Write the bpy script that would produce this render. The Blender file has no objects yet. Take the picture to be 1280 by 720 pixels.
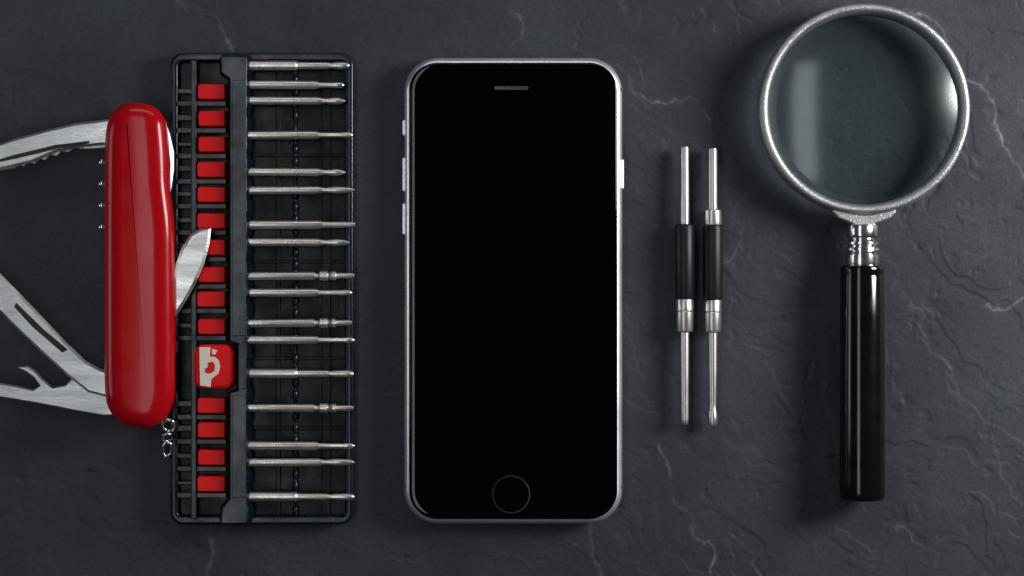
import bpy, bmesh, math, random
import numpy as np
from mathutils import Vector, Matrix
random.seed(7)
H=30.0
scene=bpy.context.scene
col=scene.collection

def P(x,y,z=0.0):
    f=(H-z)/H
    return Vector(((x-640)/100*f,(360-y)/100*f,z))

# ------------------------------------------------------------ materials
def mat(name,color,rough=0.4,metal=0.0,spec=0.5,coat=0.0,noise_rough=0.0,bump=0.0,bscale=60,colvar=0.0,stretch=(1,1,1),transmission=0):
    m=bpy.data.materials.new(name); m.use_nodes=True
    nt=m.node_tree; b=nt.nodes['Principled BSDF']
    b.inputs['Base Color'].default_value=(*color,1)
    b.inputs['Roughness'].default_value=rough
    b.inputs['Metallic'].default_value=metal
    b.inputs['Specular IOR Level'].default_value=spec
    b.inputs['Coat Weight'].default_value=coat
    b.inputs['Coat Roughness'].default_value=0.08
    tc=nt.nodes.new('ShaderNodeTexCoord'); mp=nt.nodes.new('ShaderNodeMapping')
    mp.inputs['Scale'].default_value=stretch
    nt.links.new(tc.outputs['Object'],mp.inputs[0])
    nz=nt.nodes.new('ShaderNodeTexNoise'); nz.inputs['Scale'].default_value=bscale; nz.inputs['Detail'].default_value=6
    nt.links.new(mp.outputs[0],nz.inputs[0])
    if noise_rough:
        n2=nt.nodes.new('ShaderNodeTexNoise'); n2.inputs['Scale'].default_value=3.5; n2.inputs['Detail'].default_value=8
        nt.links.new(mp.outputs[0],n2.inputs[0])
        mr=nt.nodes.new('ShaderNodeMapRange')
        mr.inputs[1].default_value=0.3; mr.inputs[2].default_value=0.7
        mr.inputs[3].default_value=max(0.02,rough-noise_rough); mr.inputs[4].default_value=rough+noise_rough
        nt.links.new(n2.outputs[0],mr.inputs[0]); nt.links.new(mr.outputs[0],b.inputs['Roughness'])
    if bump:
        bp=nt.nodes.new('ShaderNodeBump'); bp.inputs['Strength'].default_value=bump; bp.inputs['Distance'].default_value=0.01
        nt.links.new(nz.outputs[0],bp.inputs['Height']); nt.links.new(bp.outputs[0],b.inputs['Normal'])
    if colvar:
        mx=nt.nodes.new('ShaderNodeMix'); mx.data_type='RGBA'
        mx.inputs[6].default_value=(*[c*(1-colvar) for c in color],1)
        mx.inputs[7].default_value=(*[min(1,c*(1+colvar)) for c in color],1)
        nt.links.new(nz.outputs[0],mx.inputs[0]); nt.links.new(mx.outputs[2],b.inputs['Base Color'])
    return m

M_red=mat('red_gloss',(0.42,0.003,0.007),0.20,spec=0.20,coat=0.12,noise_rough=0.05,bump=0.02,bscale=8)
M_tab=mat('red_plastic',(0.72,0.006,0.008),0.50,spec=0.18,noise_rough=0.08,bump=0.1,bscale=30,colvar=0.12)
M_steel=mat('blade_steel',(0.60,0.60,0.60),0.38,metal=0.9,noise_rough=0.14,bump=0.35,bscale=30,stretch=(0.25,2,1),colvar=0.25)
M_steel2=mat('worn_steel',(0.42,0.41,0.40),0.42,metal=0.85,noise_rough=0.12,bump=0.5,bscale=25,colvar=0.3)
M_bit=mat('bit_steel',(0.56,0.53,0.48),0.34,metal=0.92,noise_rough=0.1,bump=0.2,bscale=40,colvar=0.2)
M_chrome=mat('chrome',(0.72,0.72,0.73),0.18,metal=1.0,noise_rough=0.06,bump=0.05,bscale=30)
M_satin=mat('satin_nickel',(0.60,0.58,0.55),0.34,metal=0.95,noise_rough=0.06,bump=0.1,bscale=50,stretch=(3,0.4,1))
M_rim=mat('cast_rim',(0.42,0.43,0.44),0.42,metal=0.88,noise_rough=0.08,bump=0.9,bscale=45,colvar=0.35)
M_case=mat('dark_case_plastic',(0.005,0.009,0.016),0.24,spec=0.32,noise_rough=0.10,bump=0.25,bscale=18,colvar=0.3)
M_floor=mat('smoked_plastic',(0.003,0.004,0.006),0.30,spec=0.12,noise_rough=0.12,bump=0.2,bscale=12)
M_grip=mat('black_grip',(0.006,0.006,0.007),0.42,spec=0.3,bump=0.15,bscale=60)
M_handle=mat('black_lacquer',(0.003,0.003,0.0035),0.14,spec=0.5,noise_rough=0.05,bump=0.01,bscale=6)
M_glassblk=mat('screen_glass',(0.0004,0.0004,0.0005),0.04,spec=0.3)
M_frame=mat('space_grey_aluminium',(0.88,0.89,0.91),0.36,metal=0.85,noise_rough=0.04,bump=0.05,bscale=80)
M_band=mat('antenna_band',(0.08,0.085,0.09),0.5)
M_slot=mat('speaker_mesh',(0.03,0.03,0.032),0.45,bump=0.6,bscale=120)
M_ring=mat('button_ring',(0.024,0.025,0.029),0.35,metal=0.3)
M_white=mat('badge_white',(0.74,0.71,0.63),0.5,colvar=0.1)
M_dark=mat('recess_shade',(0.01,0.01,0.011),0.6)

# lens
M_lens=bpy.data.materials.new('lens_glass'); M_lens.use_nodes=True
nt=M_lens.node_tree; nt.nodes.clear()
o=nt.nodes.new('ShaderNodeOutputMaterial'); mix=nt.nodes.new('ShaderNodeMixShader')
tr=nt.nodes.new('ShaderNodeBsdfTransparent'); tr.inputs[0].default_value=(0.90,0.95,0.945,1)
gl=nt.nodes.new('ShaderNodeBsdfGlossy'); gl.inputs['Roughness'].default_value=0.17; gl.inputs[0].default_value=(0.92,0.98,0.98,1)
fr=nt.nodes.new('ShaderNodeFresnel'); fr.inputs[0].default_value=1.62
ge=nt.nodes.new('ShaderNodeNewGeometry')
inv=nt.nodes.new('ShaderNodeMath'); inv.operation='SUBTRACT'; inv.inputs[0].default_value=1; nt.links.new(ge.outputs['Backfacing'],inv.inputs[1])
mu=nt.nodes.new('ShaderNodeMath'); mu.operation='MULTIPLY'; nt.links.new(fr.outputs[0],mu.inputs[0]); nt.links.new(inv.outputs[0],mu.inputs[1])
nt.links.new(mu.outputs[0],mix.inputs[0]); nt.links.new(tr.outputs[0],mix.inputs[1]); nt.links.new(gl.outputs[0],mix.inputs[2])
nt.links.new(mix.outputs[0],o.inputs[0])

# ------------------------------------------------------------ mesh helpers
def finish(bm,name,m,parent=None,bevel=0,segs=3,smooth=True,angle=35):
    bmesh.ops.recalc_face_normals(bm,faces=bm.faces)
    me=bpy.data.meshes.new(name); bm.to_mesh(me); bm.free()
    me.materials.append(m)
    ob=bpy.data.objects.new(name,me); col.objects.link(ob)
    if smooth:
        me.polygons.foreach_set('use_smooth',[True]*len(me.polygons))
    if bevel:
        md=ob.modifiers.new('bevel','BEVEL'); md.width=bevel; md.segments=segs; md.limit_method='ANGLE'
        md.angle_limit=math.radians(angle); md.harden_normals=True
    elif smooth:
        me.set_sharp_from_angle(angle=math.radians(angle))
    if parent:
        ob.parent=parent; ob.matrix_parent_inverse=Matrix.Translation(-parent.location)
    return ob
def root(name,loc,label,category,group=None):
    e=bpy.data.objects.new(name,None); e.empty_display_size=0.2; e.location=loc
    col.objects.link(e); e['label']=label; e['category']=category
    if group: e['group']=group
    return e
def add_box(bm,x0,y0,x1,y1,z0,z1,zc=None):
    zc=(z0+z1)/2 if zc is None else zc
    a=P(x0,y1,zc); b=P(x1,y0,zc)
    vs=[bm.verts.new((x,y,z)) for z in (z0,z1) for x,y in ((a.x,a.y),(b.x,a.y),(b.x,b.y),(a.x,b.y))]
    for f in ((3,2,1,0),(4,5,6,7),(0,1,5,4),(1,2,6,5),(2,3,7,6),(3,0,4,7)):
        bm.faces.new([vs[i] for i in f])
def add_loft(bm,rings,cap0=True,cap1=True,closed=False):
    R=[[bm.verts.new(p) for p in r] for r in rings]
    n=len(R[0]); pairs=list(zip(R[:-1],R[1:]))
    if closed: pairs.append((R[-1],R[0]))
    for a,b in pairs:
        for i in range(n):
            j=(i+1)%n; bm.faces.new((a[i],a[j],b[j],b[i]))
    if not closed:
        if cap0: bm.faces.new(R[0][::-1])
        if cap1: bm.faces.new(R[-1])
def add_lathe(bm,prof,p0,axis,n=32,cap=True):
    axis=Vector(axis).normalized()
    u=axis.orthogonal().normalized(); v=axis.cross(u)
    rings=[]
    for t,r in prof:
        c=Vector(p0)+axis*t
        rings.append([c+(u*math.cos(2*math.pi*i/n)+v*math.sin(2*math.pi*i/n))*max(r,1e-4) for i in range(n)])
    add_loft(bm,rings,cap,cap)
def catmull(pts,closed=True,sub=6):
    n=len(pts); out=[]
    rng=range(n) if closed else range(n-1)
    for i in rng:
        if closed: a,b,c,d=[Vector(pts[(i+k)%n]) for k in (-1,0,1,2)]
        else: a,b,c,d=[Vector(pts[min(max(i+k,0),n-1)]) for k in (-1,0,1,2)]
        for s in range(sub):
            t=s/sub
            out.append(0.5*((2*b)+(c-a)*t+(2*a-5*b+4*c-d)*t*t+(3*b-a-3*c+d)*t**3))
    if not closed: out.append(Vector(pts[-1]))
    return out
def inset(pts,d):
    n=len(pts); out=[]
    area=sum(pts[i].x*pts[(i+1)%n].y-pts[(i+1)%n].x*pts[i].y for i in range(n))
    s=1 if area>0 else -1
    for i in range(n):
        t=(pts[(i+1)%n]-pts[i-1]); t.normalize()
        out.append(Vector((pts[i].x-t.y*d*s, pts[i].y+t.x*d*s)))
    return out
def add_prism(bm,pxpts,z0,z1,smoothpts=False,sub=5,edge=0.0):
    zc=(z0+z1)/2
    pts=[P(x,y,zc).xy for x,y in pxpts]
    if smoothpts: pts=catmull(pts,True,sub)
    rings=[[Vector((p.x,p.y,z0)) for p in pts]]
    if edge:
        q=inset(pts,edge)
        rings.append([Vector((p.x,p.y,z1-(z1-z0)*0.5)) for p in pts])
        rings.append([Vector((p.x,p.y,z1)) for p in q])
    else: rings.append([Vector((p.x,p.y,z1)) for p in pts])
    add_loft(bm,rings)
def rrect(cx,cy,w,h,r,ins,z,n=14):
    w-=2*ins; h-=2*ins; r=max(r-ins,0.005); out=[]
    for (sx,sy,a0) in ((1,1,0),(-1,1,90),(-1,-1,180),(1,-1,270)):
        for k in range(n+1):
            a=math.radians(a0+90*k/n)
            out.append(Vector((cx+sx*(w/2-r)+r*math.cos(a),cy+sy*(h/2-r)+r*math.sin(a),z)))
    return out

# ------------------------------------------------------------ slate surface
def hashg(ix,iy,seed):
    h=(ix.astype(np.int64)*374761393+iy.astype(np.int64)*668265263+seed*1442695041)&0xffffffff
    h=((h^(h>>13))*1274126177)&0xffffffff
    h=h^(h>>16)
    a=h.astype(np.float64)/4294967296.0*2*np.pi
    return np.cos(a),np.sin(a)
def perlin(x,y,seed=0):
    ix=np.floor(x);iy=np.floor(y);fx=x-ix;fy=y-iy
    u=fx*fx*fx*(fx*(fx*6-15)+10);v=fy*fy*fy*(fy*(fy*6-15)+10)
    def g(dx,dy):
        a,b=hashg(ix+dx,iy+dy,seed); return a*(fx-dx)+b*(fy-dy)
    return (g(0,0)*(1-u)+g(1,0)*u)*(1-v)+(g(0,1)*(1-u)+g(1,1)*u)*v
def fbm(x,y,o=4,seed=0):
    s=0;a=1;f=1
    for k in range(o):
        s=s+a*perlin(x*f,y*f,seed+k*17); a*=0.5; f*=2.03
    return s
st=0.0145
xd=np.arange(-6.9,6.9,st); yd=np.arange(-4.1,4.1,st)
out=np.array([22,17,13,10.5,9,8.2,7.6,7.2])
xs=np.concatenate([-out,xd,out[::-1]]); 
outy=np.array([18,14,10.5,8,6.3,5.2,4.6,4.3])
ys=np.concatenate([-outy,yd,outy[::-1]])
X,Y=np.meshgrid(xs,ys)
wx=fbm(X*0.6,Y*0.6,4,3)*0.9; wy=fbm(X*0.6+9,Y*0.6,4,5)*0.9
c,s=math.cos(math.radians(-35)),math.sin(math.radians(-35))
U=(X*c+Y*s); V=(-X*s+Y*c)
base=fbm(X*0.25,Y*0.25,3,11)
Z=base*0.05
amt=np.clip(0.30+0.8*fbm(X*0.35+2,Y*0.35,2,19)+0.045*X-0.05*Y,0.10,0.65)
t=fbm((U+wx)*0.12,(V+wy)*0.30,6,23)*6+fbm(X*2.2,Y*2.2,4,29)*0.12
ft=t-np.floor(t); step=np.floor(t)+np.clip((ft)/0.05,0,1)
Z=Z+step*0.0058*(0.30+amt)
Z=Z+fbm((U+wx*.4)*0.35,(V+wy*.4)*1.5,4,31)*0.0075*amt
Z=Z+fbm(X*4,Y*4,5,41)*0.0024
Z=Z+np.clip(fbm(X*1.6,Y*1.6,4,47)-0.36,0,1)*-0.03
Z=Z+np.clip(fbm(X*3.1+4,Y*3.1,5,53)-0.45,0,1)*-0.03
veins=[([(1085,-10),(1120,5),(1155,22),(1185,60),(1222,110),(1246,140),(1262,190),(1290,225)],0.9),
([(745,78),(775,88),(800,108),(830,122),(862,128),(885,150)],0.8),
([(625,-5),(640,18),(648,42),(638,60)],0.45),
([(878,18),(890,30),(886,38),(905,45)],0.45),
([(1130,370),(1165,430),(1200,490),(1240,560),(1290,640)],0.35),
([(760,640),(735,665),(742,695),(752,725)],0.55),
([(826,560),(846,610),(850,640),(872,672),(886,695),(890,725)],0.7),
([(915,650),(925,668),(940,690),(948,725)],0.5),
([(1236,378),(1258,386),(1285,372)],0.7),
([(930,245),(915,270),(930,300),(905,330)],0.3),
([(215,-5),(255,15),(275,28),(290,60)],0.6),
([(255,660),(262,690),(255,725)],0.35),
([(1120,660),(1160,690),(1180,725)],0.35),
([(1180,300),(1215,320),(1240,318),(1285,300)],0.2)]
VE=np.zeros_like(X)
jx=fbm(X*2.3,Y*2.3,6,61)*0.16; jy=fbm(X*2.3+7,Y*2.3,6,67)*0.16
Xj=X+jx;Yj=Y+jy
mod=np.clip(0.4+1.2*fbm(X*1.8,Y*1.8,5,71),0.0,1.3)
for pts,inten in veins:
    pw=[P(a,b,0).xy for a,b in pts]; pw=catmull(pw,False,4)
    mnx=min(p.x for p in pw)-.5;mxx=max(p.x for p in pw)+.5;mny=min(p.y for p in pw)-.5;mxy=max(p.y for p in pw)+.5
    i0,i1=np.searchsorted(xs,[mnx,mxx]); j0,j1=np.searchsorted(ys,[mny,mxy])
    if i1<=i0 or j1<=j0: continue
    sx=Xj[j0:j1,i0:i1]; sy=Yj[j0:j1,i0:i1]; d=np.full(sx.shape,9.0)
    for a,b in zip(pw[:-1],pw[1:]):
        ab=b-a; L=ab.length_squared+1e-9
        tt=np.clip(((sx-a.x)*ab.x+(sy-a.y)*ab.y)/L,0,1)
        d=np.minimum(d,np.hypot(sx-a.x-tt*ab.x,sy-a.y-tt*ab.y))
    v=inten*(0.8*np.exp(-(d/0.011)**2)+0.12*np.exp(-(d/0.05)**2))*mod[j0:j1,i0:i1]
    VE[j0:j1,i0:i1]=np.maximum(VE[j0:j1,i0:i1],v)
h=fbm((X+wx*.7)*0.33+3,(Y+wy*.7)*0.45,6,83)
hm=np.clip(fbm(X*0.7,Y*0.7,3,91)*1.6,0,1)
VE=np.maximum(VE,np.exp(-(h/0.0045)**2)*hm*0.12)
Z=Z+VE*0.005
Z=Z-np.percentile(Z,99.5)
ny,nx=X.shape
co=np.stack([X,Y,Z],-1).reshape(-1,3).astype(np.float32)
idx=np.arange(nx*ny).reshape(ny,nx)
q=np.stack([idx[:-1,:-1],idx[:-1,1:],idx[1:,1:],idx[1:,:-1]],-1).reshape(-1,4)
me=bpy.data.meshes.new('slate_surface')
me.vertices.add(len(co)); me.vertices.foreach_set('co',co.ravel())
me.loops.add(q.size); me.loops.foreach_set('vertex_index',q.ravel().astype(np.int32))
me.polygons.add(len(q)); me.polygons.foreach_set('loop_start',np.arange(0,q.size,4,dtype=np.int32))
me.polygons.foreach_set('use_smooth',np.ones(len(q),dtype=bool))
me.update(calc_edges=True)
at=me.attributes.new('vein','FLOAT','POINT'); at.data.foreach_set('value',VE.ravel().astype(np.float32))
sl=bpy.data.objects.new('slate_surface',me); col.objects.link(sl); sl['kind']='structure'
M=bpy.data.materials.new('slate'); M.use_nodes=True; nt=M.node_tree; b=nt.nodes['Principled BSDF']; N=nt.nodes.new; L=nt.links.new
tc=N('ShaderNodeTexCoord')
n1=N('ShaderNodeTexNoise'); n1.inputs['Scale'].default_value=0.45; n1.inputs['Detail'].default_value=9; n1.inputs['Roughness'].default_value=0.6; L(tc.outputs['Object'],n1.inputs[0])
r1=N('ShaderNodeValToRGB'); r1.color_ramp.elements[0].position=0.3; r1.color_ramp.elements[0].color=(0.017,0.020,0.028,1); r1.color_ramp.elements[1].position=0.72; r1.color_ramp.elements[1].color=(0.042,0.047,0.060,1)
L(n1.outputs[0],r1.inputs[0])
n2=N('ShaderNodeTexNoise'); n2.inputs['Scale'].default_value=22; n2.inputs['Detail'].default_value=8; n2.inputs['Roughness'].default_value=0.7; L(tc.outputs['Object'],n2.inputs[0])
mr=N('ShaderNodeMapRange'); mr.inputs[1].default_value=0.25; mr.inputs[2].default_value=0.75; mr.inputs[3].default_value=0.68; mr.inputs[4].default_value=1.32; L(n2.outputs[0],mr.inputs[0])
vm=N('ShaderNodeVectorMath'); vm.operation='SCALE'; L(r1.outputs[0],vm.inputs[0]); L(mr.outputs[0],vm.inputs[3])
av=N('ShaderNodeAttribute'); av.attribute_name='vein'
mx=N('ShaderNodeMix'); mx.data_type='RGBA'; L(av.outputs['Fac'],mx.inputs[0]); L(vm.outputs[0],mx.inputs[6]); mx.inputs[7].default_value=(0.22,0.228,0.245,1)
L(mx.outputs[2],b.inputs['Base Color'])
r2=N('ShaderNodeMapRange'); r2.inputs[1].default_value=0.3; r2.inputs[2].default_value=0.7; r2.inputs[3].default_value=0.46; r2.inputs[4].default_value=0.64; L(n1.outputs[0],r2.inputs[0]); L(r2.outputs[0],b.inputs['Roughness'])
b.inputs['Specular IOR Level'].default_value=0.32
n3=N('ShaderNodeTexNoise'); n3.inputs['Scale'].default_value=16; n3.inputs['Detail'].default_value=12; n3.inputs['Roughness'].default_value=0.78; L(tc.outputs['Object'],n3.inputs[0])
bp=N('ShaderNodeBump'); bp.inputs['Strength'].default_value=0.36; bp.inputs['Distance'].default_value=0.02; L(n3.outputs[0],bp.inputs['Height']); L(bp.outputs[0],b.inputs['Normal'])
me.materials.append(M)

# ------------------------------------------------------------ smartphone
ph=root('smartphone',P(641,363.5,0),'black touchscreen smartphone with grey metal edge, screen off','smartphone')
c0=P(641.5,363.5,0.28); W,Hh,R=2.71,5.79,0.42
rings=[]
for k in range(0,13):
    a=-math.pi/2+math.pi*k/12*0.93
    rings.append(rrect(c0.x,c0.y,W,Hh,R,0.10*(1-math.cos(a)) ,0.14+0.13*math.sin(a)))
rings.append(rrect(c0.x,c0.y,W,Hh,R,0.10,0.262))
bm=bmesh.new(); add_loft(bm,rings); finish(bm,'frame',M_frame,ph,angle=50)
bm=bmesh.new(); add_loft(bm,[rrect(c0.x,c0.y,W,Hh,R,i,z) for i,z in ((0.066,0.24),(0.066,0.268),(0.072,0.276),(0.084,0.283),(0.10,0.287),(0.14,0.289))]); finish(bm,'screen',M_glassblk,ph,angle=60)
def disc(bm,cx,cy,prof,n=64,tilt=0.0,zc=0.3):
    ct,st_=math.cos(tilt),math.sin(tilt)
    rr=[]
    for r,z in prof:
        ring=[]
        for i in range(n):
            lx=r*math.cos(2*math.pi*i/n); ly=r*math.sin(2*math.pi*i/n); lz=z-zc
            ring.append(Vector((cx+lx*ct-lz*st_,cy+ly,zc+lx*st_+lz*ct)))
        rr.append(ring)
    add_loft(bm,rr)
e=P(639,110,0.29)
bm=bmesh.new(); add_loft(bm,[rrect(e.x,e.y,0.42,0.045,0.0225,i,z,6) for i,z in ((0,0.286),(0,0.2915),(0.006,0.293),(0.012,0.2905))]); finish(bm,'earpiece',M_slot,ph)
e=P(639,618,0.29)
hb=root('home_button',Vector((e.x,e.y,0.289)),'','x'); del hb['label']; del hb['category']; hb.parent=ph; hb.matrix_parent_inverse=Matrix.Translation(-ph.location)
bm=bmesh.new()
n=72
add_loft(bm,[[Vector((e.x+r*math.cos(2*math.pi*i/n),e.y+r*math.sin(2*math.pi*i/n),z)) for i in range(n)] for r,z in ((0.222,0.287),(0.222,0.2915),(0.232,0.2925),(0.236,0.287))],closed=True)
ob=finish(bm,'button_ring',M_ring); ob.parent=hb; ob.matrix_parent_inverse=Matrix.Translation(-(hb.location))
bm=bmesh.new(); disc(bm,e.x,e.y,((0.219,0.287),(0.219,0.2905),(0.20,0.2895),(0.1,0.2892))); ob=finish(bm,'button_face',M_glassblk); ob.parent=hb; ob.matrix_parent_inverse=Matrix.Translation(-(hb.location))
def side_button(name,x,y0,y1,hw=0.022):
    bm=bmesh.new(); add_box(bm,x-2.6,y0,x+2.6,y1,0.09,0.20,0.15); finish(bm,name,M_frame,ph,bevel=0.02)
side_button('mute_switch',505.5,150,170); side_button('volume_button',505.5,197,240); side_button('volume_button',505.5,254,294)
side_button('power_button',777.3,199,237)
for sx,yy in ((506,112),(506,608),(777,112),(777,608)):
    bm=bmesh.new(); add_box(bm,sx-0.9,yy-2.2,sx+1.6 if sx>600 else sx+0.9,yy+2.2,0.06,0.22,0.15); finish(bm,'antenna_band',M_band,ph,bevel=0.004)

# ------------------------------------------------------------ magnifying glass
mg=root('magnifying_glass',P(1078,330,0),'round magnifying glass with grey metal rim and glossy black handle','magnifying glass')
rc=P(1079,137,0.3); n=160
prof=[(1.25,0.10),(1.295,0.13),(1.308,0.20),(1.31,0.36),(1.300,0.43),(1.275,0.468),(1.245,0.475),(1.215,0.465),(1.198,0.44),(1.19,0.42),(1.18,0.40),(1.175,0.18),(1.19,0.16),(1.19,0.12)]
bm=bmesh.new()
add_loft(bm,[[Vector((rc.x+r*math.cos(2*math.pi*i/n),rc.y+r*math.sin(2*math.pi*i/n),z)) for i in range(n)] for r,z in prof],closed=True)
finish(bm,'rim',M_rim,mg,angle=55)
RL=3.5; rl=1.18; lp=[]
for k in range(0,25):
    r=rl*(1-k/24*0.998); lp.append((r,0.305+math.sqrt(RL*RL-r*r)-math.sqrt(RL*RL-rl*rl)))
low=[(r,0.295-(z-0.305)*0.75) for r,z in lp][::-1]
bm=bmesh.new(); disc(bm,rc.x,rc.y,low+lp,128,tilt=math.radians(4)); finish(bm,'lens',M_lens,mg,angle=60)
cx=P(1078,0,0.3).x
bm=bmesh.new()
pts=[(1040,258),(1052,264),(1065,267.5),(1079,269),(1093,267.5),(1106,264),(1118,258),(1119,266),(1112,273),(1100,278),(1093,281),(1091,292),(1067,292),(1065,281),(1058,278),(1046,273),(1039,266)]
add_prism(bm,pts,0.17,0.42); finish(bm,'yoke',M_rim,mg,bevel=0.03)
def vl(name,prof_px,cxpx,zc,m,parent,n=48,angle=30):
    p0=P(cxpx,prof_px[0][0],zc); bm=bmesh.new(); f=(H-zc)/H
    add_lathe(bm,[((y-prof_px[0][0])/100*f,r/100) for y,r in prof_px],p0,(0,-1,0),n)
    return finish(bm,name,m,parent,angle=angle)
vl('ferrule',[(279,10),(280,13),(281,18.5),(283,19.3),(295,19.3),(297,18.6),(298.5,17),(300,16),(301,17.5),(303,20.5),(305.5,20.5),(307,17.5),(308.5,17.5),(310,21),(313,21.4),(315,19),(317,18.6),(319,20.6),(329,20.8),(331.5,20.2),(333,18)],1078,0.3,M_chrome,mg)
vl('handle',[(331,15),(331.5,22),(332.5,26),(335,27.2),(338,27.4),(342,26.6),(345,26.6),(348,27.3),(420,27.5),(560,28),(608,28.3),(618,28.2),(622,27),(624.5,24.5),(625.5,20),(625.8,2)],1078,0.3,M_handle,mg,64,40)

# ------------------------------------------------------------ double ended screwdrivers
def driver(cx,label,parts):
    r=root('precision_screwdriver',P(cx,380,0),label,'screwdriver','precision screwdrivers lying side by side')
    for nm,prof,m in parts: vl(nm,prof,cx,0.13,m,r,32)
driver(856,'slim double-ended steel screwdriver with plain black grip',[
 ('shaft',[(183,3.6),(184,4.8),(186,5.2),(270,5.6),(282,5.6)],M_satin),
 ('grip',[(280,8),(281,10.6),(283,11.6),(330,11.9),(371,11.6),(373,10.8),(374,8)],M_grip),
 ('collar',[(373,8),(374,10),(375.5,10.8),(388,10.8),(389,10.2),(390,10.8),(412,10.5),(414.5,9.6),(415.5,5.5)],M_satin),
 ('tip',[(414,5.5),(470,5.3),(505,5.0),(524,4.8),(529,4.4),(531,3.2)],M_satin)])
driver(891,'slim double-ended steel screwdriver with metal collars around black grip',[
 ('shaft',[(185,3.2),(186,5.4),(190,5.8),(230,5.8),(262,6.0),(264,6)],M_satin),
 ('collar',[(261,6),(262,9.8),(263.5,10.8),(279,11),(281,10.6),(282,8)],M_satin),
 ('grip',[(281,8),(282,11.4),(285,12.4),(330,12.6),(371,12.4),(374,11.6),(375,8)],M_grip),
 ('collar',[(374,8),(375,10),(376.5,10.6),(389,10.6),(390,10),(391,10.6),(412,10.4),(415,9.5),(416,5.5)],M_satin),
 ('tip',[(415,5.6),(460,5.3),(505,4.6),(512,4.4),(516,5.8),(528,5.9),(532,4.8),(533.5,3)],M_satin)])

# ------------------------------------------------------------ bit case
bc=root('screwdriver_bit_case',P(328,361,0),'open dark plastic bit case with red holder tabs','tool case')
cc=P(328,361,0.1)
Wc,Hc=2.28,5.86
bm=bmesh.new(); add_loft(bm,[rrect(cc.x,cc.y,Wc,Hc,0.16,i,z) for i,z in ((0.03,0.0),(0.03,0.045))]); finish(bm,'base_tray',M_floor,bc)
bm=bmesh.new()
add_loft(bm,[rrect(cc.x,cc.y,Wc,Hc,0.16,i,z) for i,z in ((0.02,0.0),(0.0,0.03),(0.0,0.17),(0.012,0.19),(0.03,0.195),(0.075,0.195),(0.095,0.185),(0.105,0.16),(0.12,0.046))],closed=True)
finish(bm,'rim',M_case,bc,angle=60)
bm=bmesh.new()
tabs=[115.5,149,181,212.5,243.5,276.5,309.5,343.5,374,408,506.5,537,571,604]
for y in tabs:
    add_box(bm,222,y+11,284,y+18,0.04,0.20)
    add_box(bm,218,y-4+random.uniform(-2,2),247,y+2,0.13,0.17)
add_box(bm,240,76,247,648,0.04,0.24)
finish(bm,'divider_rib',M_case,bc,bevel=0.012,segs=2)
bm=bmesh.new()
for x,w_ in ((345,6),(402,12)): add_box(bm,x,76,x+w_,648,0.04,0.07)
for y in (192,325,446,533): add_box(bm,316,y,434,y+4,0.04,0.08+random.uniform(0,0.01))
finish(bm,'tray_rib',M_floor,bc,bevel=0.012,segs=2)
bm=bmesh.new()
prof=[]
p0=P(369,78,0.10)
t=0
while t<5.65:
    prof+= [(t,0.02),(t+0.02,0.036),(t+0.09,0.040),(t+0.12,0.02)]; t+=0.15
    if int(t*10)%7==0: prof.append((t+0.1,0.018)); t+=0.12
add_lathe(bm,prof,p0,(0,-1,0),16); finish(bm,'bead_rod',M_case,bc,angle=60)
bm=bmesh.new()
sp=[(277,68),(311,68),(315,74),(315,100)]
for y in range(110,610,26):
    sp+=[(315,y),(312.5,y+3),(312.5,y+8),(315,y+11)]
sp+=[(315,628),(317,634),(315,652),(310,657),(278,657),(274,650),(276,632),(285,622)]
sp+=[(285,490),(295,487),(296,430),(285,426),(285,100),(275,94),(274,74)]
add_prism(bm,sp,0.04,0.40,edge=0.045)
finish(bm,'spine',M_case,bc,bevel=0.012,segs=2,angle=25)
bm=bmesh.new()
add_box(bm,290,100,308,420,0.395,0.412); add_box(bm,298,430,308,486,0.395,0.412); add_box(bm,290,494,308,622,0.395,0.412)
finish(bm,'spine_strip',M_case,bc,bevel=0.01,segs=2)
for y in tabs:
    bm=bmesh.new(); dx=random.uniform(-1,1)
    xx0,xx1,yy0,yy1=248+dx,283,y-10,y+10
    add_prism(bm,[(xx0+2,yy0),(xx1,yy0+random.uniform(-.5,1)),(xx1,yy1),(xx0+2,yy1),(xx0,yy1-3),(xx0,yy0+3)],0.05,0.32,edge=0.008)
    finish(bm,'holder_tab',M_tab,bc,bevel=0.012,segs=2)
bd=bmesh.new(); b0=P(268,458,0.3)
add_loft(bd,[rrect(b0.x,b0.y,0.50,0.54,0.12,i,z,8) for i,z in ((0,0.05),(0,0.33),(0.015,0.35),(0.04,0.36))]); badge=finish(bd,'badge',M_tab,bc)
bm=bmesh.new()
add_prism(bm,[(249,434),(263,434),(262,446),(268,446),(273,450),(275,458),(273,467),(267,472),(264,474),(263,484),(250,482)],0.355,0.368)
ob=finish(bm,'emblem',M_white,None,bevel=0.004,segs=1); ob.parent=badge
bm=bmesh.new()
add_prism(bm,[(260,453),(266,452),(269,457),(268,464),(262,467),(257,466),(256,461),(260,459)],0.365,0.3715)
ob=finish(bm,'emblem_mark',M_tab,None); ob.parent=badge
bm=bmesh.new()
add_prism(bm,[(265,436),(272,438),(269,443),(265,443)],0.355,0.3665)
ob=finish(bm,'emblem_mark',M_white,None); ob.parent=badge

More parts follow.
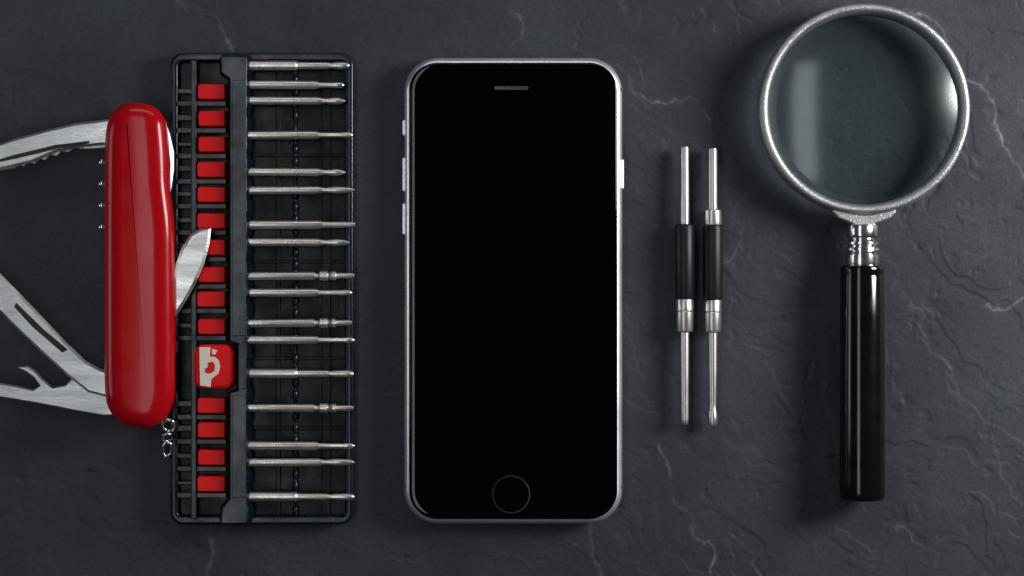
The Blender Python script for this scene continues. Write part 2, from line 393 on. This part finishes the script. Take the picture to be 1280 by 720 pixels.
# ------------------------------------------------------------ bits
ysb=[(82,2,437),(106,0,430),(126,1,432),(169,0,441),(215,1,432),(238,1,443),(281,3,444),(303,1,437),(345,4,443),(366,0,440),(404,4,440),(425,0,443),(467,2,442),(510,4,442),(557,0,443),(578,1,443),(621,2,443)]
for y,k,x1 in ysb:
    zc=0.25; r=root('screwdriver_bit',P(378,y,zc-0.05),'long steel screwdriver bit slotted into the dark case','screwdriver bit','steel bits in the case')
    dy=random.uniform(-1.2,1.2); a=P(300,y-dy*0.3,zc); f=(H-zc)/H
    d=(P(x1,y+dy*0.5,zc)-a); Lg=d.length
    def tx(x): return (x-300)/(x1-300)*Lg
    e=x1
    if k==0: sh=[(300,5.4),(394,5.4),(398,4.4)]; tp=[(397,3.8),(403,3.5),(e-14,3.5),(e-10,4.0),(e-3,3.8),(e,1.6)]
    elif k==1: sh=[(300,5.2),(396,5.2),(402,4.2)]; tp=[(400,4),(408,3.2),(416,4.6),(422,4.8),(e-6,3.8),(e,1.2)]
    elif k==2: sh=[(300,6.2),(368,6.2),(370,6.4),(372,5)]; tp=[(371,4.8),(408,4.6),(414,3.4),(420,4.6),(e-8,4.8),(e-2,3.8),(e,2)]
    elif k==3: sh=[(300,5.6),(400,5.6),(403,4.6)]; tp=[(402,4.6),(408,4.0),(e-5,3.9),(e,3)]
    else: sh=[(300,5.2),(392,5.2),(395,3.8)]; tp=[(394,3.6),(398,3.6),(400,6.2),(409,6.6),(411,4.4),(414,6),(419,6),(421,3.9),(e-4,3.7),(e,2.5)]
    for nm,pr in (('shank',sh),('tip',tp)):
        bm=bmesh.new(); add_lathe(bm,[(tx(x),rr/100) for x,rr in pr],a,d,20); finish(bm,nm,M_bit,r,angle=35)

# ------------------------------------------------------------ pocket knife
kn=root('pocket_knife',P(174,332,0),'red multi-tool pocket knife with several blades opened','pocket knife')
ol=[(170,128),(190,132),(204,146),(208,170),(210,200),(211,230),(214,255),(217,285),(217.5,330),(218,400),(218,460),(217,497),(208,521),(192,533),(172,535),(150,528),(136,512),(131,490),(130,440),(130,360),(130,280),(130.5,210),(132,165),(140,140),(154,130)]
def knife_ring(ins,z,zc=0.6):
    pts=catmull([P(x,y,zc).xy for x,y in ol],True,6)
    q=inset(pts,ins) if ins else pts
    return [Vector((p.x,p.y,z)) for p in q]
rg=[knife_ring(0.05,0.50),knife_ring(0.012,0.51),knife_ring(0,0.54)]
for k in range(1,15):
    a=math.pi/2*k/14*0.96
    rg.append(knife_ring(0.27*(1-math.cos(a))**1.15,0.55+0.20*math.sin(a)))
bm=bmesh.new(); add_loft(bm,rg); finish(bm,'handle_scale',M_red,kn,angle=60)
bm=bmesh.new(); add_loft(bm,[knife_ring(i,z) for i,z in ((0.2,0.0),(0.1,0.02),(0.05,0.08),(0.04,0.2),(0.07,0.215))]); finish(bm,'handle_scale',M_red,kn,angle=60)
for z in (0.22,0.34,0.47):
    bm=bmesh.new(); add_loft(bm,[knife_ring(0.045,z),knife_ring(0.045,z+0.025)]); finish(bm,'liner',M_steel,kn)
bm=bmesh.new(); add_loft(bm,[knife_ring(0.09,0.22),knife_ring(0.09,0.49)]); finish(bm,'tool_stack',M_steel2,kn)
for y in (203,230,257,284):
    c1=P(127.2,y,0.45); bm=bmesh.new(); bmesh.ops.create_uvsphere(bm,u_segments=16,v_segments=10,radius=0.042,matrix=Matrix.Translation(c1)); finish(bm,'rivet',M_chrome,kn,angle=80)
def blade(name,pts,z0,z1,m=M_steel,edge=0.03,smooth=False):
    bm=bmesh.new(); add_prism(bm,pts,z0,z1,smooth,5,edge); return finish(bm,name,m,kn,angle=20)
def slot(pts,z,par):
    bm=bmesh.new(); add_prism(bm,pts,z-0.01,z+0.003); ob=finish(bm,'nail_nick',M_dark,None); ob.parent=par  # nick is not cut: a raised dark strip carries the groove's shade as colour
b1=blade('blade',[(150,148),(128,150),(95,154),(60,162),(20,173),(-20,186),(-70,206),(-95,222),(-60,222),(-20,217),(10,210),(40,203),(70,190),(100,184),(128,181),(150,182)],0.36,0.42)
slot([(112,176),(70,181),(20,193),(-10,202),(-12,205),(22,198),(72,186),(112,179)],0.42,b1)
b2=blade('saw_blade',[(150,160),(60,172),(-40,200),(-80,222),(-40,226),(0,214),(18,211),(24,206),(30,209),(36,203),(43,206),(50,199),(57,201),(64,194),(71,196),(78,190),(86,191),(94,186),(110,187),(150,184)],0.28,0.33,M_steel2,0.012)
b3=blade('blade',[(150,470),(128,462),(108,452),(80,425),(45,388),(10,352),(-20,322),(-60,290),(-70,300),(-40,345),(-10,380),(25,415),(55,443),(85,470),(110,490),(150,500)],0.36,0.42)
slot([(85,437),(55,412),(20,378),(18,384),(40,408),(78,441)],0.42,b3)
b4=blade('can_opener',[(150,462),(128,462),(112,456),(96,466),(82,481),(66,484),(54,474),(44,463),(34,457),(22,459),(32,465),(42,472),(50,482),(42,487),(20,482),(-30,474),(-60,476),(-60,492),(-20,494),(20,500),(60,507),(95,514),(130,520),(150,518)],0.28,0.34,M_steel,0.02)
b5=blade('small_blade',[(205,400),(213,360),(218,335),(226,312),(238,293),(250,286),(264,285),(262,305),(255,330),(244,355),(232,377),(222,392),(212,402)],0.42,0.475,M_steel,0.035)
b6=blade('back_spring',[(200,145),(208,150),(214,168),(219,190),(219,212),(216,235),(213,250),(209,250),(212,230),(213,205),(210,180),(204,160)],0.40,0.49,M_chrome,0.01)
def torus(bm,c,R,r,tilt,n=40,m=10,sy=1.0,rot=0):
    Rm=Matrix.Rotation(rot,3,'Z')@Matrix.Rotation(tilt,3,'X')
    rings=[]
    for i in range(n):
        a=2*math.pi*i/n
        rings.append([c+Rm@Vector(((R+r*math.cos(2*math.pi*j/m))*math.cos(a),(R+r*math.cos(2*math.pi*j/m))*math.sin(a)*sy,r*math.sin(2*math.pi*j/m))) for j in range(m)])
    add_loft(bm,rings,closed=True)
bm=bmesh.new()
torus(bm,P(211,532,0.34),0.075,0.02,0.5,sy=1.1)
torus(bm,P(210,547,0.30),0.07,0.016,1.1,sy=1.4,rot=0.3)
torus(bm,P(209,562,0.24),0.055,0.016,0.3,sy=1.7,rot=-0.2)
finish(bm,'key_ring',M_chrome,kn,angle=80)

# ------------------------------------------------------------ camera, light, world
cam=bpy.data.cameras.new('camera'); cam.lens=36*H/12.8; cam.sensor_width=36; cam.clip_end=200; cam.clip_start=0.1
co_=bpy.data.objects.new('camera',cam); co_.location=(0,0,H); col.objects.link(co_); scene.camera=co_
def area(name,loc,rot,sx,sy,power,color,shape='RECTANGLE'):
    l=bpy.data.lights.new(name,'AREA'); l.shape=shape; l.size=sx; l.size_y=sy; l.energy=power; l.color=color
    o=bpy.data.objects.new(name,l); o.location=loc; o.rotation_euler=rot; col.objects.link(o)
def aim(loc,t):
    d=Vector(t)-Vector(loc); return d.to_track_quat('-Z','Y').to_euler()
area('key_softbox',(17,5,9),aim((17,5,9),(4,0,0)),7,8,4100,(1,0.98,0.96),'ELLIPSE')
area('strip_softbox',(-5.7,1.5,20),(0,math.radians(-15),0),4.0,22,800,(0.93,0.97,1))
area('rim_softbox',(0,18,10),aim((0,18,10),(1,0,0)),16,4,600,(0.95,0.97,1))
area('side_fill',(-17,1,5),aim((-17,1,5),(0,0,0)),8,4,260,(0.93,0.97,1))
w=bpy.data.worlds.new('World'); scene.world=w; w.use_nodes=True
w.node_tree.nodes['Background'].inputs[0].default_value=(0.7,0.8,1,1); w.node_tree.nodes['Background'].inputs[1].default_value=0.04
scene.view_settings.view_transform='Standard'; scene.view_settings.look='None'; scene.view_settings.exposure=0
